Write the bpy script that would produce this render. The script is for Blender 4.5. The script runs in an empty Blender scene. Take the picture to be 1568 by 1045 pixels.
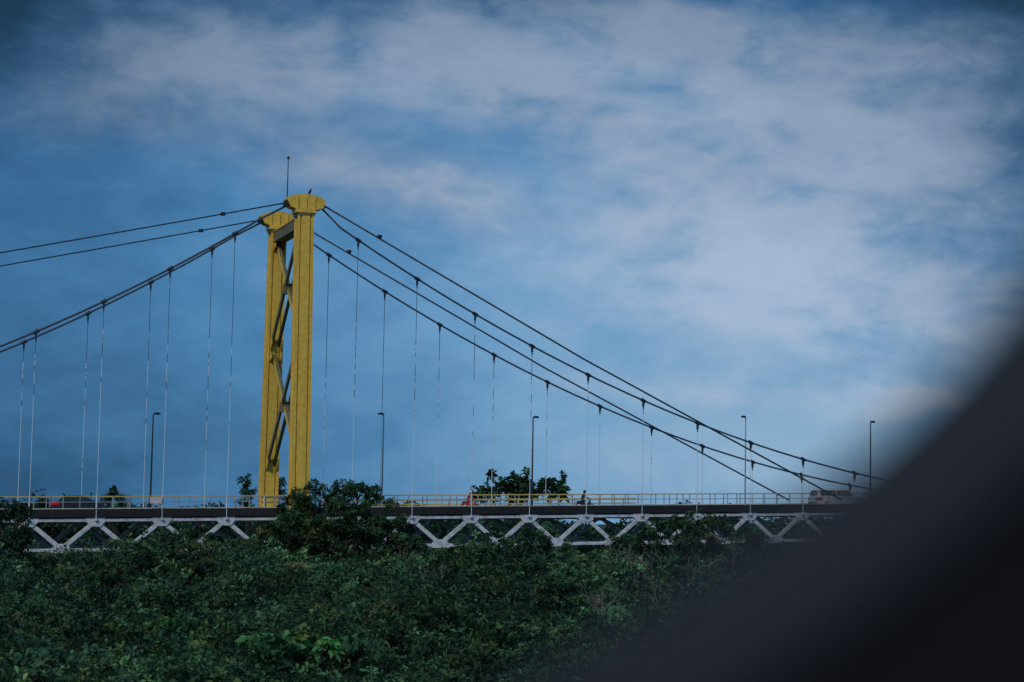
import bpy, math, random
import numpy as np
from mathutils import Vector, Matrix

random.seed(7)
rng = np.random.default_rng(11)
scene = bpy.context.scene
scene.view_settings.view_transform = 'Standard'
scene.view_settings.look = 'None'
scene.view_settings.exposure = 0

H = 9.0                      # eye height above the river bank
TH = math.radians(19.0)      # bridge axis against the picture plane
P = 5.14                     # truss panel length
W = 10.15                    # distance between cable planes
D = Vector((math.cos(TH), math.sin(TH), 0))
N = Vector((-math.sin(TH), math.cos(TH), 0))
O = Vector((-32.3, 154.0, 0))
GR = 0.127 / P               # deck grade
TT = 3.1                     # tower station in panels
TS = TT * P
ROAD = -0.16

def L(c):
    c = c / 255.0
    return c / 12.92 if c <= 0.04045 else ((c + 0.055) / 1.055) ** 2.4
def rgb(r, g, b):
    return (L(r), L(g), L(b), 1)

# ------------------------------------------------------------------ materials
def mat(name, col, rough=0.6, metal=0.0, var=0.15, scale=3.0, spec=0.3, col2=None, bump=0.0):
    m = bpy.data.materials.new(name); m.use_nodes = True
    nt = m.node_tree; b = nt.nodes['Principled BSDF']
    b.inputs['Roughness'].default_value = rough
    b.inputs['Metallic'].default_value = metal
    b.inputs['Specular IOR Level'].default_value = spec
    tc = nt.nodes.new('ShaderNodeTexCoord')
    n = nt.nodes.new('ShaderNodeTexNoise')
    n.inputs['Scale'].default_value = scale; n.inputs['Detail'].default_value = 6
    nt.links.new(tc.outputs['Object'], n.inputs['Vector'])
    r = nt.nodes.new('ShaderNodeValToRGB')
    r.color_ramp.elements[0].position = 0.3; r.color_ramp.elements[1].position = 0.7
    c2 = col2 if col2 else tuple(min(1, x * (1 + var)) for x in col[:3])
    r.color_ramp.elements[0].color = (*[x * (1 - var) for x in col[:3]], 1)
    r.color_ramp.elements[1].color = (*c2[:3], 1)
    nt.links.new(n.outputs[0], r.inputs[0])
    nt.links.new(r.outputs[0], b.inputs['Base Color'])
    if bump:
        bp = nt.nodes.new('ShaderNodeBump'); bp.inputs['Strength'].default_value = bump
        nt.links.new(n.outputs[0], bp.inputs['Height']); nt.links.new(bp.outputs[0], b.inputs['Normal'])
    return m

def streak_mat(name, col, dirt, rough=0.5, amount=0.5, sc=(1.5, 1.5, 0.12)):
    m = mat(name, col, rough)
    nt = m.node_tree; b = nt.nodes['Principled BSDF']
    tc = nt.nodes.new('ShaderNodeTexCoord'); mp = nt.nodes.new('ShaderNodeMapping')
    mp.inputs['Scale'].default_value = sc
    n = nt.nodes.new('ShaderNodeTexNoise'); n.inputs['Scale'].default_value = 2.2; n.inputs['Detail'].default_value = 8
    nt.links.new(tc.outputs['Object'], mp.inputs[0]); nt.links.new(mp.outputs[0], n.inputs['Vector'])
    mr = nt.nodes.new('ShaderNodeMapRange'); mr.inputs[1].default_value = 0.48; mr.inputs[2].default_value = 0.72
    mr.inputs[4].default_value = amount
    nt.links.new(n.outputs[0], mr.inputs[0])
    mx = nt.nodes.new('ShaderNodeMixRGB'); mx.inputs[2].default_value = (*dirt, 1)
    old = b.inputs['Base Color'].links[0].from_socket
    nt.links.new(mr.outputs[0], mx.inputs[0]); nt.links.new(old, mx.inputs[1]); nt.links.new(mx.outputs[0], b.inputs['Base Color'])
    return m

M_yel = streak_mat('tower_yellow_paint', (0.74, 0.475, 0.070), (0.42, 0.27, 0.05), 0.5, 0.45)
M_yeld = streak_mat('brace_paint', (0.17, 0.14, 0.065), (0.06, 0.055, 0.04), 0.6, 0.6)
M_steel = mat('dark_cable_steel', (0.035, 0.04, 0.05), 0.5, 0.4)
M_cable = mat('cable_steel', (0.07, 0.085, 0.11), 0.5, 0.3)
M_white = streak_mat('truss_white_paint', (0.60, 0.62, 0.66), (0.22, 0.20, 0.17), 0.5, 0.7, (1, 1, 1))
M_grey = streak_mat('galvanised_grey', (0.34, 0.36, 0.38), (0.15, 0.14, 0.13), 0.5, 0.6, (1, 1, 1))
M_fascia = mat('dark_girder', (0.018, 0.018, 0.02), 0.7)
M_conc = mat('concrete', (0.28, 0.27, 0.25), 0.9, var=0.2)
M_asph = mat('asphalt', (0.05, 0.05, 0.052), 0.9, var=0.2, scale=20)
M_railw = streak_mat('rail_cream_paint', (0.48, 0.46, 0.38), (0.18, 0.16, 0.12), 0.5, 0.7, (0.3, 0.3, 1))
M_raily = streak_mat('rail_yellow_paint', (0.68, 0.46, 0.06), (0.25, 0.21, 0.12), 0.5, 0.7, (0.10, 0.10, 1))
M_line = mat('road_marking', (0.7, 0.7, 0.66), 0.8)
M_black = mat('black_rubber', (0.008, 0.008, 0.009), 0.8)
M_door = mat('door_trim', (0.021, 0.023, 0.030), 0.7, var=0.08, spec=.15)
M_doorb = mat('door_trim_black', (0.0085, 0.0085, 0.0092), 0.8, var=0.08, spec=.08)
M_glass = mat('car_glass', (0.015, 0.02, 0.025), 0.1, spec=0.6)
M_chrome = mat('chrome', (0.5, 0.5, 0.5), 0.25, 1.0)
M_bark = mat('bark', (0.07, 0.06, 0.045), 0.9, var=0.35, scale=6)
M_twig = mat('dry_twig', (0.19, 0.175, 0.145), 0.9, var=0.3, scale=4)

def hanger_mat():
    m = bpy.data.materials.new('hanger_rod'); m.use_nodes = True
    nt = m.node_tree; b = nt.nodes['Principled BSDF']; b.inputs['Roughness'].default_value = 0.45
    tc = nt.nodes.new('ShaderNodeTexCoord'); sp = nt.nodes.new('ShaderNodeSeparateXYZ')
    nt.links.new(tc.outputs['Object'], sp.inputs[0])
    mp = nt.nodes.new('ShaderNodeMapping'); mp.inputs['Scale'].default_value = (0.35, 0.35, 1.1)
    n = nt.nodes.new('ShaderNodeTexNoise'); n.inputs['Scale'].default_value = 1.0; n.inputs['Detail'].default_value = 2
    nt.links.new(tc.outputs['Object'], mp.inputs[0]); nt.links.new(mp.outputs[0], n.inputs['Vector'])
    # dark near the cable, white below, broken into dashes by the noise
    a = nt.nodes.new('ShaderNodeMath'); a.operation = 'MULTIPLY_ADD'; a.inputs[1].default_value = 34.0
    nt.links.new(n.outputs[0], a.inputs[0]); nt.links.new(sp.outputs[2], a.inputs[2])
    r = nt.nodes.new('ShaderNodeMapRange'); r.inputs[1].default_value = 36.0; r.inputs[2].default_value = 38.0
    nt.links.new(a.outputs[0], r.inputs[0])
    mx = nt.nodes.new('ShaderNodeMixRGB'); mx.inputs[1].default_value = (0.7, 0.76, 0.84, 1); mx.inputs[2].default_value = (0.08, 0.11, 0.16, 1)
    nt.links.new(r.outputs[0], mx.inputs[0]); nt.links.new(mx.outputs[0], b.inputs['Base Color'])
    return m
M_hang = hanger_mat()

def leaf_mat(name):
    m = bpy.data.materials.new(name); m.use_nodes = True
    nt = m.node_tree; b = nt.nodes['Principled BSDF']
    b.inputs['Roughness'].default_value = 0.55; b.inputs['Specular IOR Level'].default_value = 0.2
    at = nt.nodes.new('ShaderNodeAttribute'); at.attribute_name = 'Col'
    nt.links.new(at.outputs['Color'], b.inputs['Base Color'])
    tr = nt.nodes.new('ShaderNodeBsdfTranslucent'); nt.links.new(at.outputs['Color'], tr.inputs['Color'])
    mx = nt.nodes.new('ShaderNodeMixShader'); mx.inputs[0].default_value = 0.18
    out = nt.nodes['Material Output']
    nt.links.new(b.outputs[0], mx.inputs[1]); nt.links.new(tr.outputs[0], mx.inputs[2]); nt.links.new(mx.outputs[0], out.inputs[0])
    return m
M_leaf = leaf_mat('foliage')

# ------------------------------------------------------------------ mesh builder
class MB:
    def __init__(s): s.v = []; s.f = []; s.m = []; s.mats = []
    def mi(s, m):
        if m not in s.mats: s.mats.append(m)
        return s.mats.index(m)
    def add(s, vs, fs, m):
        k = len(s.v); s.v += [tuple(x) for x in vs]; i = s.mi(m)
        for f in fs: s.f.append([a + k for a in f]); s.m.append(i)
    def tube(s, pts, r, m, n=6, cap=True):
        pts = [Vector(p) for p in pts]
        rs = r if isinstance(r, (list, tuple)) else [r] * len(pts)
        vs = []; fs = []
        for i, p in enumerate(pts):
            d = (pts[min(i + 1, len(pts) - 1)] - pts[max(i - 1, 0)]).normalized()
            a = d.cross(Vector((0, 0, 1)))
            if a.length < 0.05: a = d.cross(Vector((0, 1, 0)))
            a.normalize(); b = d.cross(a)
            for k in range(n):
                t = 2 * math.pi * k / n
                vs.append(p + (a * math.cos(t) + b * math.sin(t)) * rs[i])
        for i in range(len(pts) - 1):
            for k in range(n):
                k2 = (k + 1) % n
                fs.append([i * n + k, i * n + k2, (i + 1) * n + k2, (i + 1) * n + k])
        if cap:
            fs.append(list(range(n))[::-1]); fs.append([(len(pts) - 1) * n + k for k in range(n)])
        s.add(vs, fs, m)
    def prism(s, poly, f0, f1, m):
        """poly list of 2-tuples; f0,f1 map them to the 2 end faces"""
        n = len(poly); vs = [f0(*p) for p in poly] + [f1(*p) for p in poly]
        fs = [[i, (i + 1) % n, n + (i + 1) % n, n + i] for i in range(n)]
        fs += [list(range(n))[::-1], [n + i for i in range(n)]]
        s.add(vs, fs, m)
    def box(s, lo, hi, m, F=None):
        F = F or (lambda x, y, z: Vector((x, y, z)))
        x0, y0, z0 = lo; x1, y1, z1 = hi
        c = min(x1 - x0, y1 - y0, z1 - z0) * 0.12
        # chamfered in plan
        pl = [(x0 + c, y0), (x1 - c, y0), (x1, y0 + c), (x1, y1 - c), (x1 - c, y1), (x0 + c, y1), (x0, y1 - c), (x0, y0 + c)]
        s.prism(pl, lambda a, b: F(a, b, z0), lambda a, b: F(a, b, z1), m)
    def beam(s, p, q, w, h, m, side=None):
        p = Vector(p); q = Vector(q); d = (q - p).normalized()
        a = Vector(side) if side is not None else d.cross(Vector((0, 0, 1)))
        a = (a - d * a.dot(d)).normalized(); b = d.cross(a)
        c = min(w, h) * 0.12
        x, y = w / 2, h / 2
        pl = [(-x + c, -y), (x - c, -y), (x, -y + c), (x, y - c), (x - c, y), (-x + c, y), (-x, y - c), (-x, -y + c)]
        s.prism(pl, lambda u, v: p + a * u + b * v, lambda u, v: q + a * u + b * v, m)
    def obj(s, name, parent=None, smooth=False):
        me = bpy.data.meshes.new(name); me.from_pydata(s.v, [], s.f)
        for m in s.mats: me.materials.append(m)
        me.polygons.foreach_set('material_index', s.m)
        if smooth: me.polygons.foreach_set('use_smooth', [True] * len(s.f))
        me.update()
        o = bpy.data.objects.new(name, me); scene.collection.objects.link(o)
        if parent:
            o.parent = parent; o.matrix_parent_inverse = Matrix.Translation(-parent.location)
        return o

def empty(name, loc):
    e = bpy.data.objects.new(name, None); e.location = loc; e.empty_display_size = 0.5
    scene.collection.objects.link(e); return e

def G(s, n, z):      # graded deck frame: metres along, across, height (0 = eye level at s=0)
    return O + D * s + N * n + Vector((0, 0, H + GR * s + z))
def A(s, n, z):      # plumb frame
    return O + D * s + N * n + Vector((0, 0, H + z))

# ------------------------------------------------------------------ bridge
bridge = empty('suspension_bridge', A(TS, W / 2, 0))
S0, S1 = -24 * P, 24 * P

# deck
b = MB()
b.box((S0, 0.15, -0.40), (S1, W - 0.15, -0.20), M_conc, G)
b.box((S0, 1.2, -0.196), (S1, W - 1.2, ROAD), M_asph, G)
b.box((S0, 0.2, -0.196), (S1, 1.19, -.04), M_conc, G)
b.box((S0, W - 1.19, -0.196), (S1, W - 0.2, -.04), M_conc, G)
b.obj('deck_slab', bridge)
b = MB()
k = S0
while k < S1:
    z = ROAD + .004
    b.add([G(k, W / 2 - 0.07, z), G(k + 3, W / 2 - 0.07, z), G(k + 3, W / 2 + 0.07, z), G(k, W / 2 + 0.07, z)], [[0, 1, 2, 3]], M_line)
    k += 8
b.obj('centre_line_markings', bridge)
b = MB()
for n0 in (0.0, W - 0.14):
    b.box((S0, n0, -0.42), (S1, n0 + 0.14, 0.20), M_fascia, G)
    b.box((S0, n0 - 0.03, 0.21), (S1, n0 + 0.17, 0.29), M_railw, G)
for i in range(-24, 25):
    b.box((i * P - 0.12, 0.16, -0.70), (i * P + 0.12, W - 0.16, -0.41), M_fascia, G)
for nn in (2.5, 5.0, 7.5):
    b.box((S0, nn, -0.65), (S1, nn + 0.2, -0.405), M_fascia, G)
b.obj('edge_girders', bridge)

ZT, ZB = -0.66, -2.98
for nm, n0 in (('stiffening_truss', 0.30), ('stiffening_truss_rear', W - 0.30)):
    b = MB()
    b.beam(G(S0, n0, ZT), G(S1, n0, ZT), 0.30, 0.28, M_white, N)
    b.beam(G(S0, n0, ZB), G(S1, n0, ZB), 0.34, 0.28, M_white, N)
    for i in range(-24, 24):
        a0 = G(i * P, n0, ZT - 0.1); m0 = G((i + .5) * P, n0, ZB + 0.1); a1 = G((i + 1) * P, n0, ZT - 0.1)
        b.beam(a0, m0, 0.2, 0.34, M_white, N); b.beam(a1, m0, 0.2, 0.34, M_white, N)
        for off in (-0.17, 0.17):
            pl = [(-0.75, 0.2), (0.75, 0.2), (0.75, -0.1), (0.4, -0.5), (-0.4, -0.5), (-0.75, -0.1)]
            b.prism([(i * P + x, ZT + z) for x, z in pl], lambda x, z: G(x, n0 + off - 0.015, z), lambda x, z: G(x, n0 + off + 0.015, z), M_white)
            b.prism([((i + .5) * P + x, ZB - z) for x, z in pl], lambda x, z: G(x, n0 + off - 0.015, z), lambda x, z: G(x, n0 + off + 0.015, z), M_white)
        # hanger bracket
        b.box((i * P - 0.1, -0.12 if n0 < 1 else W - 0.14, ZT - 0.05), (i * P + 0.1, 0.14 if n0 < 1 else W + 0.12, ZT + 0.15), M_white, G)
    b.obj(nm, bridge)
b = MB()
for i in range(-24, 24):
    b.beam(G((i + .5) * P, 0.5, ZB), G((i + .5) * P, W - 0.5, ZB), 0.2, 0.2, M_white)
    b.beam(G(i * P, 0.5, ZT - .15), G(i * P, W - 0.5, ZT - .15), 0.2, 0.26, M_white)
    b.beam(G((i + .5) * P, 0.5, ZB + .02), G((i + 1.5) * P, W - 0.5, ZB + .02), 0.12, 0.12, M_grey)
    b.beam(G(i * P, 0.5, ZT - .2), G((i + .5) * P, W / 2, ZB + .1), 0.12, 0.12, M_grey)
    b.beam(G(i * P, W - 0.5, ZT - .2), G((i + .5) * P, W / 2, ZB + .1), 0.12, 0.12, M_grey)
b.obj('lateral_bracing', bridge)

# railings
for nm, n0 in (('railing', 0.06), ('railing_rear', W - 0.06)):
    b = MB()
    top = M_raily if n0 < 1 else M_railw
    b.beam(G(S0, n0, 1.20), G(S1, n0, 1.20), 0.065, 0.06, top, N)
    b.beam(G(S0, n0, 0.76), G(S1, n0, 0.76), 0.045, 0.045, M_grey, N)
    ns = int((S1 - S0) / (P / 4))
    for i in range(ns):
        s = S0 + i * P / 4
        w = 0.06 if i % 4 else 0.12
        b.box((s - w / 2, n0 - 0.05, 0.30), (s + w / 2, n0 + 0.05, 1.2 if i % 4 else 1.28), M_grey if i % 4 else M_white, G)
    b.obj(nm, bridge)
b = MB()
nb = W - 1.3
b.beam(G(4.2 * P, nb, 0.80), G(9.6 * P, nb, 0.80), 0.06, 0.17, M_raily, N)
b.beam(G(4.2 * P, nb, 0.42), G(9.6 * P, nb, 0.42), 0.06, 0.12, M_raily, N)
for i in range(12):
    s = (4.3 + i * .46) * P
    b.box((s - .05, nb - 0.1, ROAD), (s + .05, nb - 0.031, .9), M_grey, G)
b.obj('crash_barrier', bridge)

# tower
ZTOP = 24.95; ZBOT = -7.5
def legn(base, sgn, z):       # centre of a leg across the deck at height z
    return base + sgn * 0.85 * (ZTOP - z) / (ZTOP - 1.0)
a2, b2, g, gd = 0.66, 0.75, 0.14, 0.12
half = [(-a2, -b2), (-a2 + .16, -b2), (-a2 + .16, -b2 + gd), (-a2 + .34, -b2 + gd), (-a2 + .34, -b2), (a2 - .34, -b2), (a2 - .34, -b2 + gd), (a2 - .16, -b2 + gd), (a2 - .16, -b2), (a2, -b2)]
right = [(a2, -b2 + .35), (a2 - gd, -b2 + .35), (a2 - gd, b2 - .35), (a2, b2 - .35)]
prof = half + right + [(-x, -y) for x, y in half] + [(-x, -y) for x, y in right]
for nm, base, sgn in (('tower_leg', 0.0, -1), ('tower_leg_rear', W, 1)):
    b = MB()
    c0 = legn(base, sgn, ZBOT); c1 = legn(base, sgn, ZTOP); k0 = 1.10; k1 = 1.0
    b.prism(prof, lambda x, y: A(TS + x * k0, c0 + y * k0, ZBOT), lambda x, y: A(TS + x * k1, c1 + y * k1, ZTOP), M_yel)
    # welded seam bands
    for i in range(1, 9):
        z0 = ZBOT + (ZTOP - ZBOT) * i / 9; cz = legn(base, sgn, z0); kk = 1.10 - .1 * i / 9
        b.prism([(x * (1.012), y * (1.012)) for x, y in prof], lambda x, y: A(TS + x * kk, cz + y * kk, z0 - .03), lambda x, y: A(TS + x * kk, cz + y * kk, z0 + .03), M_yel)
    # saddle housing (fan shaped)
    c = base
    fan = [(-1.25, 25.12), (-1.58, 25.78), (-1.2, 25.98), (-0.6, 26.12), (0, 26.16), (0.6, 26.12), (1.2, 25.98), (1.62, 25.70), (1.42, 25.12), (0.9, 24.98), (-0.8, 24.98)]
    b.prism(fan, lambda x, z: A(TS + x, c - 0.62, z), lambda x, z: A(TS + x, c + 0.62, z), M_yel)
    fan2 = [(x * 1.03, 25.6 + (z - 25.6) * 1.05) for x, z in fan]
    for q in (-0.64, 0.64, 0.0):
        b.prism(fan2, lambda x, z: A(TS + x, c + q - 0.03, z), lambda x, z: A(TS + x, c + q + 0.03, z), M_yel)
    b.box((TS - 0.85, c - 0.85, 24.62), (TS + 0.85, c + 0.85, 24.97), M_yel, A)
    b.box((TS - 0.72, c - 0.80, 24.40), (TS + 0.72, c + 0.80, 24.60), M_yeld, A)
    for x in (-0.7, 0.0, 0.7):
        b.prism([(x - .04, 25.0), (x + .04, 25.0), (x + .06, 25.95), (x - .06, 25.95)], lambda u, z: A(TS + u, c - 0.75, z), lambda u, z: A(TS + u, c - 0.64, z), M_yel)
    for x in (-1.55, 1.5):
        b.box((TS + x - .16, c - 0.45, 25.15), (TS + x + .16, c + 0.45, 25.6), M_steel, A)
    b.obj(nm, bridge)
b = MB()
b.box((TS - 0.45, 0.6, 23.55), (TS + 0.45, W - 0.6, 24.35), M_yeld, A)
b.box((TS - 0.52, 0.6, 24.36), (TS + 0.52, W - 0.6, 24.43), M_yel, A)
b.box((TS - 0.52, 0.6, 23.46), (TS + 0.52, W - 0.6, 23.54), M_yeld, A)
for zt, zb in ((23.3, 14.6), (13.7, 4.3)):
    na = legn(0, -1, zt) + 0.6; nb = legn(W, 1, zb) - 0.6
    nc = legn(0, -1, zb) + 0.6; nd = legn(W, 1, zt) - 0.6
    for x in (-0.30, 0.30):
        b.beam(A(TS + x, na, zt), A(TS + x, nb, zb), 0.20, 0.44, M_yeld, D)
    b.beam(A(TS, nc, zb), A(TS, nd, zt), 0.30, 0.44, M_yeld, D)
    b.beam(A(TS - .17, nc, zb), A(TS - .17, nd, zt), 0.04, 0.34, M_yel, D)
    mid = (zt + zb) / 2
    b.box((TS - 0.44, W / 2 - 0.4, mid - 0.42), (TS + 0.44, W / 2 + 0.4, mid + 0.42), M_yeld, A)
    for z in (zt, zb):
        for base, sgn in ((0, -1), (W, 1)):
            n = legn(base, sgn, z) - sgn * 0.7
            pl = [(0, -.6), (0, .6), (-sgn * .8, (.35 if z == zb else -.35)), (-sgn * .8, 0)]
            b.prism(pl, lambda u, v: A(TS - 0.46, n + u, z + v), lambda u, v: A(TS - 0.42, n + u, z + v), M_yel)
            b.prism(pl, lambda u, v: A(TS + 0.42, n + u, z + v), lambda u, v: A(TS + 0.46, n + u, z + v), M_yel)
b.obj('tower_cross_bracing', bridge)
b = MB()
b.box((TS - 0.7, -1.0, -4.5), (TS + 0.7, W + 1.0, -3.4), M_yel, A)
b.obj('tower_lower_crossbeam', bridge)
b = MB()
b.box((TS - 2.2, -3.4, -9.2), (TS + 2.2, W + 3.4, -7.0), M_conc, A)
b.obj('pier_cap', bridge)
b = MB()
b.tube([A(TS - 1.45, 0, 25.9), A(TS - 1.45, 0, 29.2)], [0.05, 0.035], M_steel)
b.tube([A(TS - 1.45, 0, 29.1), A(TS - 1.45, 0, 29.3)], [0.13, 0.08], M_steel, 8)
b.obj('lightning_rod', bridge)

# cables
def zr(t): u = (t - 4) / 3; return 22.75 - 9.13 * u + 1.03 * u * u
def zl(t): u = 2 - t; return 22.65 - 3.3 * u + 0.13 * u * u
bc = MB(); bs = MB(); bh = MB(); bk = MB()
for n0 in (0.0, W):
    pr = [A(TS + 1.5, n0, 25.15)] + [A(t * P, n0, zr(t)) for t in np.arange(3.7, 15.7, 0.3)]
    bc.tube(pr, 0.08, M_cable, 8)
    plft = [A(TS - 1.5, n0, 25.2)] + [A(t * P, n0, zl(t)) for t in np.arange(2.4, -22, -0.4)]
    bc.tube(plft, 0.085, M_cable, 8)
    for k, off in enumerate((-0.08, 0.12)):
        bs.tube([A(TS + 1.5, n0 + off, 25.5), A(TS + 4.8 * P, n0 + off, 13.85 + .04 - 0.1), A(12.75 * P, n0 + off, 2.2)], 0.052, M_cable, 6)
        pts = []
        for i in range(13):
            q = i / 12; t = TT - 0.3 - q * 17
            pts.append(A(t * P, n0 + off, 25.45 - 20.6 * q - 0.5 * 4 * q * (1 - q) * 0.5))
        bs.tube(pts, 0.05, M_cable, 6)
    for t in range(-21, 16):
        if t == 3: continue
        z = zr(t) if t > 3 else zl(t)
        zd = GR * t * P - 0.5
        if z - zd < 0.8: continue
        bh.tube([A(t * P, n0, z - 0.3), A(t * P, n0, zd)], 0.027, M_hang, 5)
        sl = -2.6 / P if t > 3 else 3.0 / P
        bk.tube([A(t * P - .2, n0, z - .2 * sl), A(t * P + .2, n0, z + .2 * sl)], 0.15, M_steel, 8)
        bk.box((t * P - .07, n0 - .12, z - .5), (t * P + .07, n0 + .12, z), M_steel, A)
        bk.tube([A(t * P, n0, z - .45), A(t * P, n0, z - .8)], [.07, .04], M_steel, 6)
    for t, z in ((1.8, 25.45 - 20.6 * (1.0 / 17) - .06), (4.35, 25.5 - 2.43 * (4.35 - 3.39))):
        bk.box((t * P - .18, n0 - .2, z - .12), (t * P + .18, n0 + .25, z + .12), M_steel, A)
bc.obj('main_cables', bridge, True); bs.obj('stay_cables', bridge, True); bh.obj('hangers', bridge); bk.obj('cable_clamps', bridge)

# ------------------------------------------------------------------ street lamps
def lamp(s, n, sgn, h):
    e = empty('street_lamp', G(s, n, -.04))
    p = e.location
    b = MB()
    b.tube([p, p + Vector((0, 0, .8)), p + Vector((0, 0, h))], [.10, .08, .05], M_grey if n > 5 else M_steel, 8)
    b.box((-.16, -.16, 0), (.16, .16, .05), M_steel, lambda x, y, z: p + D * x + N * y + Vector((0, 0, z)))
    b.obj('pole', e)
    b = MB(); q = p + Vector((0, 0, h)); ac = (N * (1 if n < 5 else -1) * .5 + D * sgn * .86)
    b.tube([q - Vector((0, 0, .1)), q + ac * .12 + Vector((0, 0, .04)), q + ac * .3 + Vector((0, 0, .07))], [.04, .035, .03], M_steel, 6)
    b.obj('arm', e)
    b = MB(); r = q + ac * .2 + Vector((0, 0, .05)); sd = ac.cross(Vector((0, 0, 1)))
    pl = [(-.1, 0), (0, .1), (.25, .12), (.45, .03), (.4, -.06), (0, -.07)]
    b.prism(pl, lambda x, z: r + ac * x + sd * -.12 + Vector((0, 0, z)), lambda x, z: r + ac * x + sd * .12 + Vector((0, 0, z)), M_steel)
    b.obj('lamp_head', e)
for s, n, sg, h in ((0.83 * P, 0.6, 1, 7.75), (5.0 * P, W - .6, -1, 8.3), (7.08 * P, 0.6, 1, 7.75), (11.8 * P, W - .6, -1, 8.35), (13.38 * P, 0.6, 1, 7.6)):
    lamp(s, n, sg, h)

# ------------------------------------------------------------------ sign on railing
b = MB()
b.box((1.0 * P - 1.0, -0.12, .62), (1.0 * P - .05, -0.08, 1.12), mat('sign_face', (.62, .50, .50), .6, var=.1), G)
b.box((1.0 * P - .8, -0.07, .25), (1.0 * P - .7, 0.0, 1.1), M_grey, G)
b.box((1.0 * P - .3, -0.07, .25), (1.0 * P - .2, 0.0, 1.1), M_grey, G)
b.obj('road_sign')

# ------------------------------------------------------------------ vehicles
def wheel(b, F, x, y, r, w=.2):
    n = 20
    ring = [(math.cos(2 * math.pi * i / n), math.sin(2 * math.pi * i / n)) for i in range(n)]
    b.prism([(x + r * c, r + r * s_) for c, s_ in ring], lambda u, v: F(u, y - w / 2, v), lambda u, v: F(u, y + w / 2, v), M_black)
    b.prism([(x + r * .6 * c, r + r * .6 * s_) for c, s_ in ring], lambda u, v: F(u, y - w / 2 - .01, v), lambda u, v: F(u, y + w / 2 + .01, v), M_chrome)

def car(name, s, n, paint, kind='car', lights=(0.5, 0.01, 0.01)):
    base = G(s, n, ROAD); e = empty(name, base)
    F = lambda x, y, z: base + D * x + N * y + Vector((0, 0, z + GR * x))
    red = mat(name + '_tail_light', lights, .3)
    if kind == 'car':
        Ln, Wd, Ht = 4.2, 1.7, 1.46
        body = [(-2.1, .35), (-2.12, .75), (-2.02, .93), (-1.3, .97), (.9, .95), (1.9, .78), (2.1, .6), (2.12, .35), (1.8, .22), (-1.8, .22)]
        cab = [(-1.75, .95), (-1.25, 1.36), (-.7, 1.46), (.15, 1.44), (.55, 1.3), (1.15, .95)]
    else:
        Ln, Wd, Ht = 4.6, 1.75, 1.70
        body = [(-2.3, .4), (-2.32, 1.0), (-2.28, 1.1), (1.5, 1.1), (2.15, .95), (2.3, .7), (2.3, .4), (2.0, .28), (-2.0, .28)]
        cab = [(-2.26, 1.1), (-2.2, 1.62), (-2.0, 1.70), (.7, 1.70), (1.05, 1.62), (1.6, 1.1)]
    h = Wd / 2
    b = MB(); b.prism(body, lambda x, z: F(x, -h, z), lambda x, z: F(x, h, z), paint)
    nb = len(cab); zlow = cab[0][1]; top = max(z for _, z in cab)
    def inset(z): return h - .04 - .22 * (z - zlow) / (top - zlow)
    b.add([F(x, -inset(z), z) for x, z in cab] + [F(x, inset(z), z) for x, z in cab],
          [[i, (i + 1) % nb, nb + (i + 1) % nb, nb + i] for i in range(nb)] + [list(range(nb))[::-1], [nb + i for i in range(nb)]], paint)
    b.obj('body', e)
    b = MB()
    x0, x1 = cab[0][0], cab[-1][0]
    zt, zb = top - .12, zlow + .04
    def win(xa, xb, xc, xd):
        for sg in (-1, 1):
            b.add([F(xa, sg * (inset(zb) + .012), zb), F(xb, sg * (inset(zb) + .012), zb), F(xc, sg * (inset(zt) + .012), zt), F(xd, sg * (inset(zt) + .012), zt)], [[0, 1, 2, 3]], M_glass)
    xt0 = cab[1][0] + .18; xt1 = cab[-2][0] - .15
    mid = (x0 + x1) / 2
    win(x0 + .3, mid - .05, mid - .05, xt0); win(mid + .05, x1 - .25, xt1, mid + .05)
    for (xa, za), (xb, zb2) in ((cab[0], cab[1]), (cab[-1], cab[-2])):
        k0, k1 = .12, .9
        pts = []
        for k, sg in ((k0, -1), (k0, 1), (k1, 1), (k1, -1)):
            x = xa + (xb - xa) * k; z = za + (zb2 - za) * k
            pts.append(F(x + (.015 if xa > 0 else -.015), sg * (inset(z) - .1), z + .01))
        b.add(pts, [[0, 1, 2, 3]], M_glass)
    b.obj('windows', e)
    b = MB()
    for x in (-Ln / 2 * .62, Ln / 2 * .62):
        for y in (-h + .1, h - .1): wheel(b, F, x, y, .31)
    b.obj('wheels', e)
    b = MB()
    for y in (-h - .01, h - .27):
        b.box((-Ln / 2 - .05, y - .01, .74), (-Ln / 2 + .55, y + .28, 1.0), red, F)
        b.box((Ln / 2 - .22, y, .62), (Ln / 2 + .02, y + .28, .76), M_chrome, F)
    b.box((-Ln / 2 - .08, -h + .05, .35), (-Ln / 2 + .05, h - .05, .55), M_black, F)
    b.box((Ln / 2 - .05, -h + .05, .35), (Ln / 2 + .08, h - .05, .5), M_black, F)
    for y in (-h - .12, h):
        b.box((.75, y, .98), (.9, y + .14, 1.12), paint, F)
    b.obj('lights_and_trim', e)
car('car', -0.65 * P + 2.2, 2.3, mat('car_paint_dark', (.022, .022, .028), .25, spec=.6), lights=(.9, .01, .01))
car('van', 12.95 * P, 3.0, mat('van_paint_white', (.55, .57, .60), .3), 'van')

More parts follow.
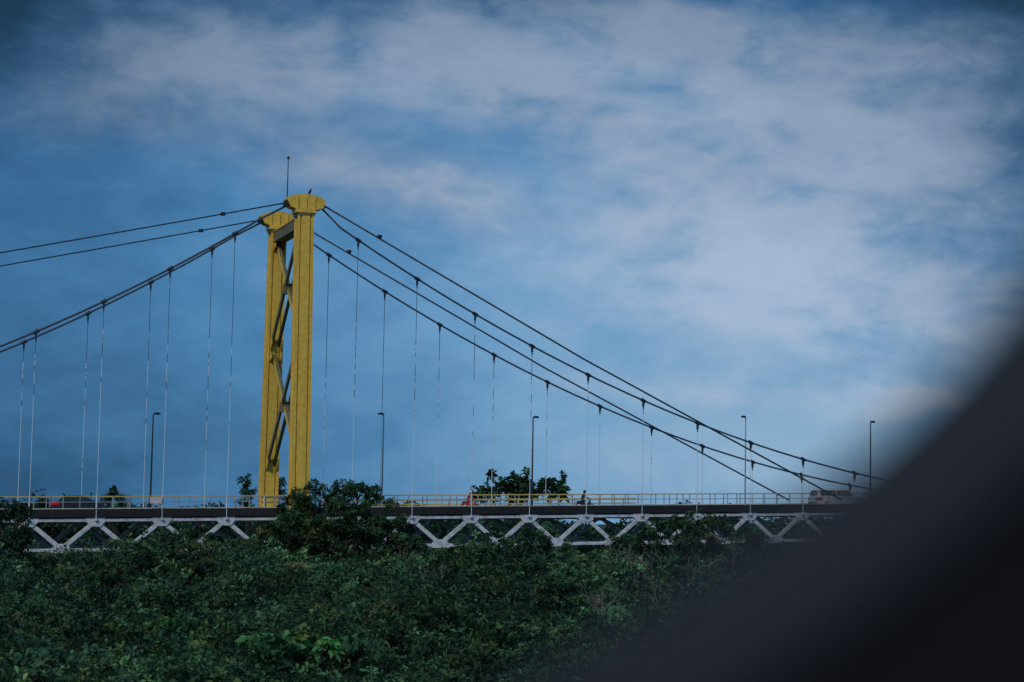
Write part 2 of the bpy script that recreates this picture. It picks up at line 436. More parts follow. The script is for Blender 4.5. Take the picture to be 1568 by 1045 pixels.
def rider(s, n, shirt, helm, direction=1):
    base = G(s, n, ROAD)
    F = lambda x, y, z: base + D * x * direction + N * y * direction + Vector((0, 0, z))
    e = empty('motorcycle', base); b = MB()
    n_ = 20
    for x in (-.62, .62):
        ring = [F(x + .25 * math.cos(2 * math.pi * i / n_), 0, .29 + .25 * math.sin(2 * math.pi * i / n_)) for i in range(n_ + 1)]
        b.tube(ring, .045, M_black, 6, False)
        for i in range(6):
            a = math.pi * i / 6
            b.tube([F(x - .24 * math.cos(a), 0, .29 - .24 * math.sin(a)), F(x + .24 * math.cos(a), 0, .29 + .24 * math.sin(a))], .008, M_chrome, 4)
    b.obj('wheels', e)
    b = MB()
    pm = mat('motorcycle_paint', shirt, .3)
    b.prism([(-.75, .62), (-.8, .72), (-.2, .74), (.05, .55), (.3, .5), (.42, .85), (.5, .85), (.52, .5), (.3, .3), (-.3, .3), (-.45, .5)],
            lambda x, z: F(x, -.12, z), lambda x, z: F(x, .12, z), pm)
    b.prism([(-.72, .72), (-.7, .79), (-.15, .8), (.02, .7), (-.1, .72)], lambda x, z: F(x, -.13, z), lambda x, z: F(x, .13, z), M_black)
    for y in (-.07, .07):
        b.tube([F(.62, y, .29), F(.42, y, .95)], .022, M_chrome, 6)
        b.tube([F(-.62, y, .29), F(-.4, y, .6)], .022, M_chrome, 6)
    b.tube([F(.3, -.36, 1.0), F(.4, -.2, 1.0), F(.42, 0, .96), F(.4, .2, 1.0), F(.3, .36, 1.0)], .016, M_black, 6)
    b.tube([F(.44, 0, .85), F(.56, 0, .83)], [.08, .06], M_chrome, 8)
    b.tube([F(-.1, .14, .3), F(-.75, .17, .38)], [.03, .045], M_chrome, 8)
    b.obj('frame', e)
    # rider (one skinned body)
    J = [(-.28, 0, .86), (-.22, 0, 1.08), (-.14, 0, 1.3), (-.11, 0, 1.42), (-.06, 0, 1.52), (-.03, 0, 1.62),
         (-.14, .19, 1.33), (.06, .25, 1.12), (.27, .3, 1.04), (.33, .31, 1.02),
         (-.14, -.19, 1.33), (.06, -.25, 1.12), (.27, -.3, 1.04), (.33, -.31, 1.02),
         (-.25, .11, .84), (.14, .17, .74), (0.0, .17, .38), (.12, .18, .33),
         (-.25, -.11, .84), (.14, -.17, .74), (0.0, -.17, .38), (.12, -.18, .33)]
    R = [.15, .14, .16, .06, .085, .09, .065, .05, .036, .04, .065, .05, .036, .04, .1, .075, .05, .045, .1, .075, .05, .045]
    E = [(0, 1), (1, 2), (2, 3), (3, 4), (4, 5), (2, 6), (6, 7), (7, 8), (8, 9), (2, 10), (10, 11), (11, 12), (12, 13), (0, 14), (14, 15), (15, 16), (16, 17), (0, 18), (18, 19), (19, 20), (20, 21)]
    me = bpy.data.meshes.new('rider'); me.from_pydata([F(*j) for j in J], E, []); o = bpy.data.objects.new('rider_body', me)
    scene.collection.objects.link(o)
    ce = empty('motorcyclist', base)
    o.parent = ce; o.matrix_parent_inverse = Matrix.Translation(-base)
    md = o.modifiers.new('Skin', 'SKIN')
    for i, sv in enumerate(me.skin_vertices[0].data): sv.radius = (R[i], R[i]); sv.use_root = (i == 0)
    o.modifiers.new('Sub', 'SUBSURF').levels = 1; o.modifiers['Sub'].render_levels = 1
    me.materials.append(mat('rider_clothes', shirt, .8, var=.3, scale=8))
    b = MB()
    c = F(-.03, 0, 1.62); pts = []; fs = []
    for i in range(9):
        ph = math.pi * i / 8
        for k in range(12):
            a = 2 * math.pi * k / 12
            x = .15 * math.sin(ph) * math.cos(a); y = .13 * math.sin(ph) * math.sin(a); z = .15 * math.cos(ph)
            if x > .08 and -.09 < z < .05: x *= .8
            pts.append(c + D * x * direction + N * y + Vector((0, 0, z)))
    for i in range(8):
        for k in range(12):
            fs.append([i * 12 + k, i * 12 + (k + 1) % 12, (i + 1) * 12 + (k + 1) % 12, (i + 1) * 12 + k])
    b.add(pts, fs, mat('helmet', helm, .25)); b.obj('helmet', ce, True)
    b = MB(); sk = mat('skin', (.30, .17, .10), .6)
    for y in (-.31, .31):
        for k in range(4):
            yy = y - .03 + .02 * k
            b.tube([F(.32, yy, 1.02), F(.37, yy, 1.03), F(.38, yy, .995), F(.35, yy, .98)], [.011, .01, .009, .008], sk, 5)
        b.tube([F(.32, y * .9, 1.01), F(.34, y * .85, .985), F(.365, y * .84, .985)], [.012, .011, .009], sk, 5)
    b.box((.06, -.05, 1.56), (.085, .05, 1.64), sk, F)
    b.obj('hands_and_face', ce)
rider(6.42 * P, 7.0, (.5, .05, .04), (.6, .55, .5))
rider(8.5 * P, 7.0, (.03, .03, .04), (.05, .05, .06))

# bird on the tower
b = MB(); q = A(TS + .45, 0, 26.24); M_b = mat('bird_feathers', (.02, .02, .022), .7)
pts = [q + D * x + Vector((0, 0, z)) for x, z in ((-.2, -.02), (-.12, .09), (-.05, .2), (.02, .3), (.04, .4), (.05, .47), (.09, .50), (.17, .48))]
b.tube(pts, [.02, .06, .10, .10, .065, .06, .045, .006], M_b, 8)
for y in (-.05, .05):
    b.tube([q + D * -.02 + N * y + Vector((0, 0, .12)), q + N * y + Vector((0, 0, -.05))], .012, M_b, 5)
    b.tube([q + D * .03 + N * y * 1.8 + Vector((0, 0, .3)), q + D * -.08 + N * y * 1.9 + Vector((0, 0, .14)), q + D * -.22 + N * y + Vector((0, 0, -.02))], [.03, .05, .01], M_b, 6)
b.obj('bird', None, True)

# ------------------------------------------------------------------ ground, road, river
def gz(x, y):
    t = min(1, max(0, (y - 6) / 20)); t = t * t * (3 - 2 * t)
    return 7.7 * (1 - t) if y > -14 else 7.7 * max(0, 1 - (-14 - y) / 20)
xs = [-4000, -1500, -600, -300] + list(range(-200, 201, 10)) + [300, 600, 1500, 4000]
ys = [-3000, -500, -100, -34, -24, -14] + list(range(-10, 36, 2)) + list(range(40, 320, 12)) + [400, 600, 1000, 2000, 5000]
b = MB(); vs = []; fs = []
for y in ys:
    for x in xs:
        z = gz(x, y)
        if z < .01 and 40 < y < 175: z = 0.35 * math.sin(x * .11) * math.cos(y * .09)
        if y >= 190 and y < 5001: z -= .8
        vs.append((x, y, z))
nx = len(xs)
for j in range(len(ys) - 1):
    for i in range(nx - 1):
        fs.append([j * nx + i, j * nx + i + 1, (j + 1) * nx + i + 1, (j + 1) * nx + i])
b.add(vs, fs, mat('ground_soil', (.030, .038, .020), .95, var=.5, scale=.4, bump=.3)); b.obj('ground', None, True)
b = MB()
b.add([(-700, 186, -.3), (700, 186, -.3), (700, 232, -.3), (-700, 232, -.3)], [[0, 1, 2, 3]], mat('river_water', (.03, .045, .045), .12, var=.2, scale=.2, spec=.5, bump=.15))
b.obj('river')
b = MB()
b.add([(-200, -9, 7.75), (200, -9, 7.75), (200, 3, 7.75), (-200, 3, 7.75)], [[0, 1, 2, 3]], M_asph)
b.box((-200, 3.0, 7.6), (200, 3.2, 7.88), M_conc); b.box((-200, -9.2, 7.6), (200, -9.0, 7.88), M_conc)
for i in range(-24, 24):
    b.add([(i * 8, -3.06, 7.754), (i * 8 + 3, -3.06, 7.754), (i * 8 + 3, -2.94, 7.754), (i * 8, -2.94, 7.754)], [[0, 1, 2, 3]], M_line)
b.obj('road')

# ------------------------------------------------------------------ foliage
def unit(v): return v / np.maximum(np.linalg.norm(v, axis=1, keepdims=True), 1e-6)
def rosettes(c, ax, size, col, K=7, wr=0.34, droop=0.25):
    M = len(c); ax = unit(ax)
    ref = np.tile(np.array([[0.3, 0.5, 0.81]]), (M, 1)); t1 = unit(np.cross(ax, ref + rng.normal(0, .3, (M, 3)))); t2 = np.cross(ax, t1)
    C = np.repeat(c, K, 0); AX = np.repeat(ax, K, 0); T1 = np.repeat(t1, K, 0); T2 = np.repeat(t2, K, 0)
    S = np.repeat(size, K) * rng.uniform(.6, 1.15, M * K); COL = np.repeat(col, K, 0) * rng.uniform(.75, 1.3, (M * K, 1))
    ph = np.tile(np.arange(K) * 2 * math.pi / K, M) + rng.uniform(-.4, .4, M * K)
    al = rng.uniform(.35, 1.5, M * K)
    d = AX * np.cos(al)[:, None] + (T1 * np.cos(ph)[:, None] + T2 * np.sin(ph)[:, None]) * np.sin(al)[:, None]
    side = unit(np.cross(d, AX) + rng.normal(0, .25, (M * K, 3)))
    Lg = S[:, None]
    v0 = C + d * Lg * .08
    v2 = C + d * Lg; v2[:, 2] -= droop * S
    mid = C + d * Lg * .55
    v1 = mid + side * Lg * wr * .5; v3 = mid - side * Lg * wr * .5
    V = np.stack([v0, v1, v2, v3], 1).reshape(-1, 3)
    CC = np.repeat(COL, 4, 0)
    return V, CC
def leaf_mesh(name, parts, extra=None):
    V = np.concatenate([p[0] for p in parts]); C = np.concatenate([p[1] for p in parts])
    nq = len(V) // 4
    ev = np.array(extra.v) if extra and extra.v else np.zeros((0, 3)); nv = len(V)
    me = bpy.data.meshes.new(name)
    me.vertices.add(nv + len(ev)); me.vertices.foreach_set('co', np.concatenate([V, ev]).ravel().astype(np.float32))
    lv = np.arange(nq * 4); ls = np.arange(nq) * 4; mi = np.zeros(nq, int)
    if extra and extra.f:
        el = []; es = []; k = nq * 4
        for f in extra.f: es.append(k); el += [a + nv for a in f]; k += len(f)
        lv = np.concatenate([lv, np.array(el)]); ls = np.concatenate([ls, np.array(es)])
        mi = np.concatenate([mi, np.ones(len(es), int)])
    me.loops.add(len(lv)); me.loops.foreach_set('vertex_index', lv.astype(np.int32))
    me.polygons.add(len(ls)); me.polygons.foreach_set('loop_start', ls.astype(np.int32))
    me.materials.append(M_leaf)
    if extra: me.materials.append(extra.mats[0])
    me.polygons.foreach_set('material_index', mi.astype(np.int32))
    at = me.attributes.new('Col', 'FLOAT_COLOR', 'POINT')
    cc = np.ones((nv + len(ev), 4), np.float32); cc[:nv, :3] = np.clip(C, 0, 1); at.data.foreach_set('color', cc.ravel())
    me.update(calc_edges=True); me.validate()
    o = bpy.data.objects.new(name, me); scene.collection.objects.link(o); return o

def palette(n, warm=.15):
    g = rng.uniform(0, 1, (n, 1)) ** 1.5
    c = np.array([[.018, .046, .024]]) * (1 - g) + np.array([[.082, .180, .068]]) * g
    w = rng.uniform(0, 1, n)
    c[w < warm] = np.array([.10, .155, .045]) * rng.uniform(.6, 1.1, ((w < warm).sum(), 1))
    c[w > .985] = np.array([.12, .12, .05])
    return c
def shrub_mass(cx, cy, top, rad, per, lsize, K=7, lumps=9, vert=1.0, warm=.15, tint=None, wr=.36):
    """many shrubs at once. arrays cx,cy,top,rad; per = rosettes per shrub"""
    S = len(cx)
    ldir = unit(rng.normal(0, 1, (S * lumps, 3)) * np.array([1, 1, .8])); ldir[:, 2] = np.abs(ldir[:, 2]) * .9
    R = np.repeat(rad, lumps)
    cen = np.stack([cx, cy, top - rad * vert], 1)
    lc = np.repeat(cen, lumps, 0) + ldir * (R * rng.uniform(.45, .85, S * lumps))[:, None] * np.array([1, 1, vert])
    lr = R * rng.uniform(.22, .42, S * lumps)
    # species patches: whole stretches of thicket run lighter or darker
    patch = .95 + .38 * np.sin(cx * .42 + 1.3 * np.sin(cy * .21)) * np.sin(cy * .17 + cx * .09 + .6)
    lcol = palette(S * lumps, warm) * np.repeat((rng.uniform(.55, 1.4, S) * patch)[:, None], lumps, 0)
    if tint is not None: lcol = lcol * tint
    M = S * per; idx = np.repeat(np.arange(S), per) * lumps + rng.integers(0, lumps, M)
    dr = unit(rng.normal(0, 1, (M, 3)) + np.array([0, -.35, .6]))
    c = lc[idx] + dr * (lr[idx] * rng.uniform(.6, 1.12, M))[:, None]
    # shade put into the leaf colour: undersides of the lumps are darkened
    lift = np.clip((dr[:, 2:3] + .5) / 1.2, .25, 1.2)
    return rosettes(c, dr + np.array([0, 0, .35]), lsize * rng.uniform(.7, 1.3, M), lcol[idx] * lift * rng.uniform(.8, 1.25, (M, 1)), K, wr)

# canopy height of the riverside thicket in metres, by distance
def canopy(x, y, var):
    base = np.interp(y, [40, 70, 100, 125, 142], [4.8, 4.9, 5.4, 6.1, 6.6])
    return base + .55 * np.sin(x * .31 + y * .11) + .5 * np.sin(x * .13 - y * .23 + 1) + rng.uniform(-var, var, len(x))
def field(n, y0, y1, m=.30):
    y = np.sqrt(rng.uniform(y0 ** 2, y1 ** 2, n)); x = rng.uniform(-1, 1, n) * (y * m + 3); return x, y
parts = []
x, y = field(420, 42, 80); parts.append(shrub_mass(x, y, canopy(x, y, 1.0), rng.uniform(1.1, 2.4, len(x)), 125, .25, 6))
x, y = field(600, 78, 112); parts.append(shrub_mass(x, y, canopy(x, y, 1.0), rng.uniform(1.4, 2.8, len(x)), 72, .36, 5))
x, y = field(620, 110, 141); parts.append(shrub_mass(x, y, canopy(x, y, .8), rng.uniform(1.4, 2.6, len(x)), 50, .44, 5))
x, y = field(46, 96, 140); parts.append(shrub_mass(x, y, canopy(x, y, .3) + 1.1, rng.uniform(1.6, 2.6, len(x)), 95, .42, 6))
# broad-leaved plants standing out of the thicket
bx = np.array([-7.4, -6.3, -5.0, -1.0, 9, -12]); by = np.array([60, 62, 61, 75, 80, 72.])
parts.append(shrub_mass(bx, by, by * 0 + 5.5, np.full(6, .95), 60, .34, 7, tint=np.array([1.25, 1.6, 1.25]), wr=.55))
leaf_mesh('riverside_shrubs', parts)

def px(xp, yp, Y):  # xp, yp are image pixels, returned as world x and height
    """bearing/height from image pixel coordinates at distance Y (radians scaled)"""
    return ((xp - 784) / 3000 + .0002 * (yp - 522) / 11.4) * Y, H + (795 - yp + .0175 * (xp - 784)) / 3000 * Y

def tree(name, Y, xb, lumps, lsize, per, K=6, trunk_r=.16, colr=None, warm=.1, bark=None, wr=.34):
    """lumps: list of (x_offset, z_abs, radius, dy)"""
    mb = MB(); bark = bark or M_bark
    gz0 = -.1
    zt = min(l[1] for l in lumps)
    fork = Vector((xb, Y, max(1.5, zt * .62)))
    mb.tube([(xb, Y, gz0), (xb + .1, Y, fork.z * .5), fork], [trunk_r * 1.4, trunk_r * 1.1, trunk_r], bark, 8)
    ps = []
    for (lx, lz, lr, dy) in lumps:
        c = Vector((lx, Y + dy, lz)); mid = fork.lerp(c, .5) + Vector((random.uniform(-.3, .3), 0, .3))
        mb.tube([fork, mid, c], [trunk_r * .7, trunk_r * .45, trunk_r * .15], bark, 6)
        for k in range(6):
            dd = Vector((random.gauss(0, 1), random.gauss(0, 1), random.gauss(.5, .8))).normalized() * lr * .95
            mb.tube([mid.lerp(c, .5 + .08 * k), c + dd * .5, c + dd], [trunk_r * .2, trunk_r * .1, .01], bark, 4)
        n = int(per * lr * lr)
        sub = 7
        sc = unit(rng.normal(0, 1, (sub, 3))) * lr * .74; sr = lr * rng.uniform(.20, .5, sub)
        si = rng.integers(0, sub, n); dr = unit(rng.normal(0, 1, (n, 3)) + np.array([0, 0, .4]))
        pc = np.array(c)[None] + sc[si] + dr * (sr[si] * rng.uniform(.3, 1.2, n))[:, None]
        lift = np.clip((dr[:, 2:3] + .6) / 1.3, .35, 1.2)  # crown undersides get their shade painted into the leaf colour
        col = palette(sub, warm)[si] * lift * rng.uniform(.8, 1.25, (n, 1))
        if colr is not None: col = col * np.array(colr)
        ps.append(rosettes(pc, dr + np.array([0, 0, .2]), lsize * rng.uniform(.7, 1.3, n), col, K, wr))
    return leaf_mesh(name, ps, mb)

# helper: lumps from list of (px_x, px_y, r_m, dy)
def LP(Y, items):
    out = []
    for (a, b_, r, dy) in items:
        X, Z = px(a, b_, Y); out.append((X, Z, r, dy))
    return out

# big tree in front of the tower foot
Y = 143
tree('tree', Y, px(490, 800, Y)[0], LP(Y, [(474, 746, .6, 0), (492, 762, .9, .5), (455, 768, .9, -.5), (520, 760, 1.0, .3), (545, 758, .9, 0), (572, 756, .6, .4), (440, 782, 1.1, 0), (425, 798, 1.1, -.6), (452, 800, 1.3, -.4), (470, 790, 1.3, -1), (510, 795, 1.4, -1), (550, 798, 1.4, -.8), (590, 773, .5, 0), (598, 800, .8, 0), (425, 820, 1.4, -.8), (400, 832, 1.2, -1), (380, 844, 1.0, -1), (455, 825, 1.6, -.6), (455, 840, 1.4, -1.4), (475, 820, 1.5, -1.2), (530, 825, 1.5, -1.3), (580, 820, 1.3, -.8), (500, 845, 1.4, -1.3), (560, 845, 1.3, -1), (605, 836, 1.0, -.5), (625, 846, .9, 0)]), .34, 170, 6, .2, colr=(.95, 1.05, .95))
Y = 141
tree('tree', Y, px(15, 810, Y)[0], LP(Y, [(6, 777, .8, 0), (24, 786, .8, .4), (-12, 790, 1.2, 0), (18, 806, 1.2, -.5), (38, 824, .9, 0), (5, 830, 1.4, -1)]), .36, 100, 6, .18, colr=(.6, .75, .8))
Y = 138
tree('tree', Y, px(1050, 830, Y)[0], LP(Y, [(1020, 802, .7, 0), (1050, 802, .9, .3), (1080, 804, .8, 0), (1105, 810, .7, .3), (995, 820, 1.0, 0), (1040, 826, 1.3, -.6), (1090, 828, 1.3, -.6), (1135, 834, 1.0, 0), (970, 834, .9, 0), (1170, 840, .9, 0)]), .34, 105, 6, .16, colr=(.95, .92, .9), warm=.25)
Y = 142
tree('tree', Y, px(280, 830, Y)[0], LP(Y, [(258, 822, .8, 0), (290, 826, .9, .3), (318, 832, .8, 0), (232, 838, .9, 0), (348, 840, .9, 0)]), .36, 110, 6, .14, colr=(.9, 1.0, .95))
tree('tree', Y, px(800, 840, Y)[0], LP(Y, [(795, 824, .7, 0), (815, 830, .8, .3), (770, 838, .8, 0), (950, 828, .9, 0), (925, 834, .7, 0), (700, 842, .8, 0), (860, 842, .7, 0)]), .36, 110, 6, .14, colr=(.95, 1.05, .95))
# trees rising behind the deck
Y = 205
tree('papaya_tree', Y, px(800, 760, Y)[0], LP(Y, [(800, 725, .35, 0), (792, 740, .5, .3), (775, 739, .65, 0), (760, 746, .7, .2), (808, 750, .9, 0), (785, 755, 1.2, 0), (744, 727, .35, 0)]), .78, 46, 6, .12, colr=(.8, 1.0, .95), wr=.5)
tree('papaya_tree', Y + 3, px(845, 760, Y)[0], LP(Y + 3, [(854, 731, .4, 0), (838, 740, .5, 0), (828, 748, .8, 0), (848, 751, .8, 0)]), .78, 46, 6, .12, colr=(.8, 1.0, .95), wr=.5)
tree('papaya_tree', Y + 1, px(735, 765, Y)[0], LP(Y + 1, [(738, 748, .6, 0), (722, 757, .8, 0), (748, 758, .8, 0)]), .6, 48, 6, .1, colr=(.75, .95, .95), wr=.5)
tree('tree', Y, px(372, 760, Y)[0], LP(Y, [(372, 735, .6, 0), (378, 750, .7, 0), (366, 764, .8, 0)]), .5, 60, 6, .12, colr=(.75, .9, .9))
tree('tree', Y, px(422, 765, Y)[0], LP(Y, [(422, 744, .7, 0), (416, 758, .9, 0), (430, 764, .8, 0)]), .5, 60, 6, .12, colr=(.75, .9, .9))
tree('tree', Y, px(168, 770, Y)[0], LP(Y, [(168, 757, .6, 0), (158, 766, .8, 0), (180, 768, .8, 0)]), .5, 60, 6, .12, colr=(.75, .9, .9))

# distant trees over the river and the near bank behind the bridge
parts = []
x = rng.uniform(-100, 100, 480); y = rng.uniform(240, 285, 480)
t = 9.9 + 1.4 * np.sin(x * .09) * np.sin(x * .23 + 2) + rng.uniform(-.9, .9, 480)
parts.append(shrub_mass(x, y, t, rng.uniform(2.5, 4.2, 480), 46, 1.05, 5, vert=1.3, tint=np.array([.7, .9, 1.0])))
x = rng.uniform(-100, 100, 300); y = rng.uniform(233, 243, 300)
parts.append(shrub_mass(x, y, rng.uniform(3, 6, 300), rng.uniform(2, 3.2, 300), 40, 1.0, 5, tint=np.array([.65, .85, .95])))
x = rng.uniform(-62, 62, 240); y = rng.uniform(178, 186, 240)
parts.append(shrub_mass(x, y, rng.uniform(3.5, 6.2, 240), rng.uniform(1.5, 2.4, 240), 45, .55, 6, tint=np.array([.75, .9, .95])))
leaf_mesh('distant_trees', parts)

# dry twiggy bushes
def twig(mb, p, d, ln, r, depth):
    q = p + d * ln; mb.tube([p, p.lerp(q, .5) + Vector((random.uniform(-.05, .05), 0, random.uniform(-.03, .05))), q], [r, r * .8, r * .55], M_twig, 4, False)
    if depth == 0: return
    for _ in range(2):
        nd = (d + Vector((random.gauss(0, .5), random.gauss(0, .5), random.gauss(.1, .35)))).normalized()
        twig(mb, p.lerp(q, random.uniform(.5, 1)), nd, ln * random.uniform(.6, .85), r * .62, depth - 1)
for (xp, yp, Y, hgt) in ((925, 836, 131, 2.4), (985, 846, 118, 2.2), (905, 860, 112, 2.0), (650, 864, 108, 1.8), (1050, 846, 124, 2.4), (905, 900, 90, 1.8), (1110, 828, 132, 2.2), (620, 840, 134, 1.8), (960, 870, 105, 2.0), (1010, 895, 95, 1.9)):
    X, Z = px(xp, yp, Y); mb = MB()
    base = Vector((X, Y, Z - hgt * .85))
    mb.tube([(X, Y, 0), base], [.07, .05], M_twig, 5)
    for k in range(5):
        twig(mb, base, Vector((random.gauss(0, .45), random.gauss(0, .3), 1)).normalized(), hgt * .42, .04, 4)
    mb.obj('dry_bush')

# ------------------------------------------------------------------ car door the picture is taken from
door = empty('car_door', (0, .6, H - .4))
ctrl = [(-.62, -.135), (-.30, -.125), (-.12, -.11), (-.045, -.086), (-.010, -.063), (.020, -.042), (.050, -.022), (.078, -.003), (.101, .015), (.124, .035), (.149, .061), (.188, .112), (.235, .18), (.27, .26), (.25, .34), (.15, .38), (-.2, .40), (-.55, .38), (-.66, .30), (-.68, .1), (-.67, -.08)]
def cr(pts, n=6):
    out = []; m = len(pts)
    for i in range(m):
        p0, p1, p2, p3 = [Vector(pts[(i + k) % m]) for k in (-1, 0, 1, 2)]
        for j in range(n):
            t = j / n
            out.append(.5 * ((2 * p1) + (p2 - p0) * t + (2 * p0 - 5 * p1 + 4 * p2 - p3) * t * t + (3 * p1 - p0 - 3 * p2 + p3) * t ** 3))
    return out
loop = cr(ctrl); nl = len(loop)
nrm = []
for i in range(nl):
    t = (loop[(i + 2) % nl] - loop[i - 2]).normalized(); nrm.append(Vector((t.y, -t.x)))
offs = [(0.004, .05), (0, .02), (.0, .0), (.004, -.006), (.012, -.012), (.022, -.016), (.031, -.018), (.038, -.016), (.041, -.008), (.045, -.008), (.050, -.014), (.10, -.02), (.20, -.03)]
b = MB()
def ring(o, dy): return [Vector((p.x + nn.x * o, .6 + dy, H + p.y + nn.y * o)) for p, nn in zip(loop, nrm)]
R_ = [ring(o, dy) for o, dy in offs]
for k in range(len(R_) - 1):
    m_ = M_door if k < 7 else (M_black if k < 9 else M_doorb)
    b.add(R_[k] + R_[k + 1], [[i, (i + 1) % nl, nl + (i + 1) % nl, nl + i] for i in range(nl)], m_)
back = ring(.2, .06)
b.add(R_[-1] + back, [[i, (i + 1) % nl, nl + (i + 1) % nl, nl + i] for i in range(nl)], M_doorb)
b.add(back + ring(.004, .05), [[i, (i + 1) % nl, nl + (i + 1) % nl, nl + i] for i in range(nl)], M_door)
b.obj('window_frame', door, True)
b = MB()
pl = [(-.84, -.22), (-.8, -.85), (-.7, -.95), (.35, -.95), (.5, -.85), (.52, -.3), (.42, -.05), (.3, -.12), (.15, -.2), (-.1, -.28), (-.6, -.30)]
b.prism(pl, lambda x, z: Vector((x, .585, H + z)), lambda x, z: Vector((x, .66, H + z)), M_doorb)
b.box((-.5, .53, H - .55), (.2, .584, H - .49), M_door)
b.box((-.35, .545, H - .42), (-.2, .584, H - .39), M_chrome)
b.obj('door_panel', door)

# ------------------------------------------------------------------ world sky
SUN_EL, SUN_AZ = math.radians(38), math.radians(205)   # behind the viewer, to the left
world = bpy.data.worlds.new('World'); scene.world = world; world.use_nodes = True
try:
    world.cycles.sampling_method = 'MANUAL'; world.cycles.sample_map_resolution = 256
except Exception as ex: print(ex)
nt = world.node_tree; nd = nt.nodes; lk = nt.links
bg = nd['Background']
def node(t, **kw):
    n = nd.new(t)
    for k, v in kw.items(): setattr(n, k, v)
    return n
def math_(op, a, b=None, c=None, clamp=False):
    n = node('ShaderNodeMath', operation=op); n.use_clamp = clamp
    for i, v in enumerate((a, b, c)):
        if v is None: continue
        if isinstance(v, (int, float)): n.inputs[i].default_value = v
        else: lk.new(v, n.inputs[i])
    return n.outputs[0]
sky = node('ShaderNodeTexSky', sky_type='NISHITA'); sky.sun_disc = False
sky.sun_elevation = SUN_EL; sky.sun_rotation = SUN_AZ
tc = node('ShaderNodeTexCoord'); sep = node('ShaderNodeSeparateXYZ'); lk.new(tc.outputs['Generated'], sep.inputs[0])
az = math_('ARCTAN2', sep.outputs[0], sep.outputs[1]); el = math_('ARCSINE', sep.outputs[2])
cmb = node('ShaderNodeCombineXYZ'); lk.new(az, cmb.inputs[0]); lk.new(el, cmb.inputs[1])
AE = cmb.outputs[0]
def noise(scale, detail=5, rough=.55, stretch=(1, 1, 1), loc=(0, 0, 0), rot=0, dist=0):
    mp = node('ShaderNodeMapping'); mp.inputs['Scale'].default_value = stretch; mp.inputs['Location'].default_value = loc; mp.inputs['Rotation'].default_value = (0, 0, rot)
    lk.new(AE, mp.inputs[0]); n = node('ShaderNodeTexNoise'); n.inputs['Scale'].default_value = scale; n.inputs['Detail'].default_value = detail
    n.inputs['Roughness'].default_value = rough; n.inputs['Distortion'].default_value = dist; lk.new(mp.outputs[0], n.inputs['Vector']); return n
wn = noise(16, 4, .55, (1, 1.8, 1))
vm = node('ShaderNodeVectorMath', operation='MULTIPLY_ADD'); lk.new(wn.outputs['Color'], vm.inputs[0]); vm.inputs[1].default_value = (.08, .045, 0)
sub = node('ShaderNodeVectorMath', operation='SUBTRACT'); lk.new(AE, sub.inputs[0]); sub.inputs[1].default_value = (.04, .0225, 0)
lk.new(sub.outputs[0], vm.inputs[2]); WARP = vm.outputs[0]
def blobs(items, start, src):
    acc = None
    for (x, y, rx, ry, rot, amp) in items:
        mp = node('ShaderNodeMapping', vector_type='TEXTURE')
        mp.inputs['Location'].default_value = ((x - 784) / 3000, (795 - y) / 3000, 0)
        mp.inputs['Rotation'].default_value = (0, 0, math.radians(rot)); mp.inputs['Scale'].default_value = (rx / 3000, ry / 3000, 1)
        lk.new(src, mp.inputs[0]); g = node('ShaderNodeTexGradient', gradient_type='QUADRATIC_SPHERE'); lk.new(mp.outputs[0], g.inputs[0])
        acc = math_('MULTIPLY_ADD', g.outputs[1], amp, acc if acc is not None else start)
    return acc
Lacc = blobs([(-80, -60, 900, 600, 0, -.80), (1650, -40, 700, 430, 0, -.75), (750, -120, 1200, 270, 0, -.9), (1660, 330, 420, 560, 0, -.50),  # dark corner and top blobs put lens vignetting into the sky colour
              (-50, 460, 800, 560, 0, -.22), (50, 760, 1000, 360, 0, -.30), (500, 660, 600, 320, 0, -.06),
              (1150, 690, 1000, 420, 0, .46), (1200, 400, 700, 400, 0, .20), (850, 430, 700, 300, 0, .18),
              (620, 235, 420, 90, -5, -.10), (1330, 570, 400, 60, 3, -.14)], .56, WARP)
Cacc = blobs([(950, 45, 320, 110, -16, 1.1), (1090, 80, 300, 110, -12, .8), (1260, 55, 420, 110, -4, .8), (1190, 150, 420, 180, -10, .9), (1430, 90, 300, 140, 0, .5),
              (780, 120, 400, 180, -25, .8), (890, 185, 340, 120, -20, .6), (680, 70, 520, 160, 0, .55), (250, 130, 600, 190, 0, .8), (470, 110, 500, 210, -5, .65),
              (640, 300, 360, 90, -8, .95), (730, 360, 260, 140, -30, .4), (470, 250, 300, 90, 0, .45), (150, 200, 420, 150, 0, .35),
              (1100, 270, 400, 200, 10, .7), (1280, 320, 500, 260, 0, .8), (1220, 440, 560, 240, 0, .85), (1450, 500, 420, 190, 0, .7), (1490, 220, 380, 280, 0, .65),
              (1080, 590, 620, 60, -2, .5), (1400, 618, 300, 40, 2, 1.0), (1000, 400, 540, 190, 0, .4), (1500, 440, 220, 40, 0, .6), (1000, 700, 800, 200, 0, .2)], 0.0, WARP)
n1 = noise(12, 7, .56, (1, 2.2, 1), (.3, 0, 0), .12, .4); n2 = noise(34, 7, .56, (1, 1.8, 1), (3, 1, 0), -.3, .5)
nn = math_('ADD', math_('MULTIPLY', n1.outputs[0], .66), math_('MULTIPLY', n2.outputs[0], .34))
gain = node('ShaderNodeMapRange'); gain.inputs[1].default_value = .37; gain.inputs[2].default_value = .64; gain.inputs[3].default_value = .42; gain.inputs[4].default_value = 1.45
lk.new(nn, gain.inputs[0])
C = math_('MULTIPLY', Cacc, gain.outputs[0])
Csm = node('ShaderNodeMapRange', interpolation_type='SMOOTHSTEP'); Csm.inputs[1].default_value = -.10; Csm.inputs[2].default_value = 1.05; lk.new(C, Csm.inputs[0])
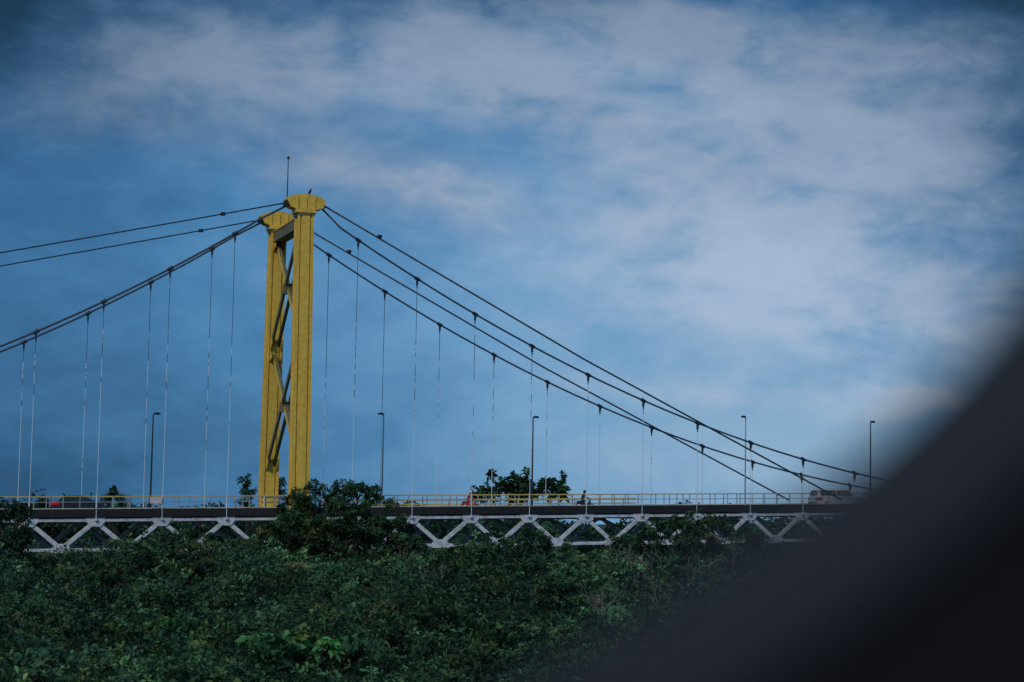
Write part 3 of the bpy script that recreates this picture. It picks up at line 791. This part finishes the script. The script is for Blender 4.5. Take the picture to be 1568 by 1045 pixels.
Lf = math_('MULTIPLY_ADD', math_('SUBTRACT', nn, .5), .50, Lacc)
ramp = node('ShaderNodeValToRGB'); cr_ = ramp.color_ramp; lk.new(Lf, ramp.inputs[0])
stops = [(0.0, rgb(20, 46, 66)), (.25, rgb(36, 86, 128)), (.5, rgb(68, 124, 170)), (.75, rgb(104, 154, 195)), (1.0, rgb(140, 175, 205))]
cr_.elements[0].position = 0; cr_.elements[0].color = stops[0][1]; cr_.elements[1].position = 1; cr_.elements[1].color = stops[-1][1]
for p, c in stops[1:-1]: e_ = cr_.elements.new(p); e_.color = c
r2 = node('ShaderNodeValToRGB'); lk.new(Lf, r2.inputs[0]); r2.color_ramp.elements[0].color = rgb(62, 88, 116); r2.color_ramp.elements[1].color = rgb(166, 184, 208)
r2.color_ramp.elements[0].position = .05; r2.color_ramp.elements[1].position = .84
mx = node('ShaderNodeMixRGB'); lk.new(Csm.outputs[0], mx.inputs[0]); lk.new(ramp.outputs[0], mx.inputs[1]); lk.new(r2.outputs[0], mx.inputs[2])
sk = node('ShaderNodeVectorMath', operation='MULTIPLY'); lk.new(sky.outputs[0], sk.inputs[0]); sk.inputs[1].default_value = (.04, .065, .10)
mx2 = node('ShaderNodeMixRGB'); mx2.inputs[0].default_value = .06; lk.new(mx.outputs[0], mx2.inputs[1]); lk.new(sk.outputs[0], mx2.inputs[2])
lk.new(mx2.outputs[0], bg.inputs['Color']); bg.inputs['Strength'].default_value = 1.0

sl = bpy.data.lights.new('sun', 'SUN'); sl.energy = 1.4; sl.angle = math.radians(10); sl.color = (1, .93, .82)
so = bpy.data.objects.new('sun', sl); scene.collection.objects.link(so)
sd = Vector((math.sin(SUN_AZ) * math.cos(SUN_EL), math.cos(SUN_AZ) * math.cos(SUN_EL), math.sin(SUN_EL)))
so.rotation_euler = sd.to_track_quat('Z', 'Y').to_euler()

# ------------------------------------------------------------------ camera
cam = bpy.data.cameras.new('camera'); co = bpy.data.objects.new('camera', cam); scene.collection.objects.link(co)
cam.sensor_width = 36; cam.lens = 3000 / 1568 * 36; cam.clip_start = .05; cam.clip_end = 12000
p = math.atan(272.5 / 3000); r = math.radians(1.0)
Fv = Vector((0, math.cos(p), math.sin(p))); U = Vector((0, -math.sin(p), math.cos(p))); Rr = Vector((1, 0, 0))
Rc = Rr * math.cos(r) + U * math.sin(r); Uc = U * math.cos(r) - Rr * math.sin(r)
m3 = Matrix((Rc, Uc, -Fv)).transposed()
co.matrix_world = Matrix.Translation((0, 0, H)) @ m3.to_4x4()
cam.dof.use_dof = True; cam.dof.focus_distance = 155; cam.dof.aperture_fstop = 2.4
scene.camera = co
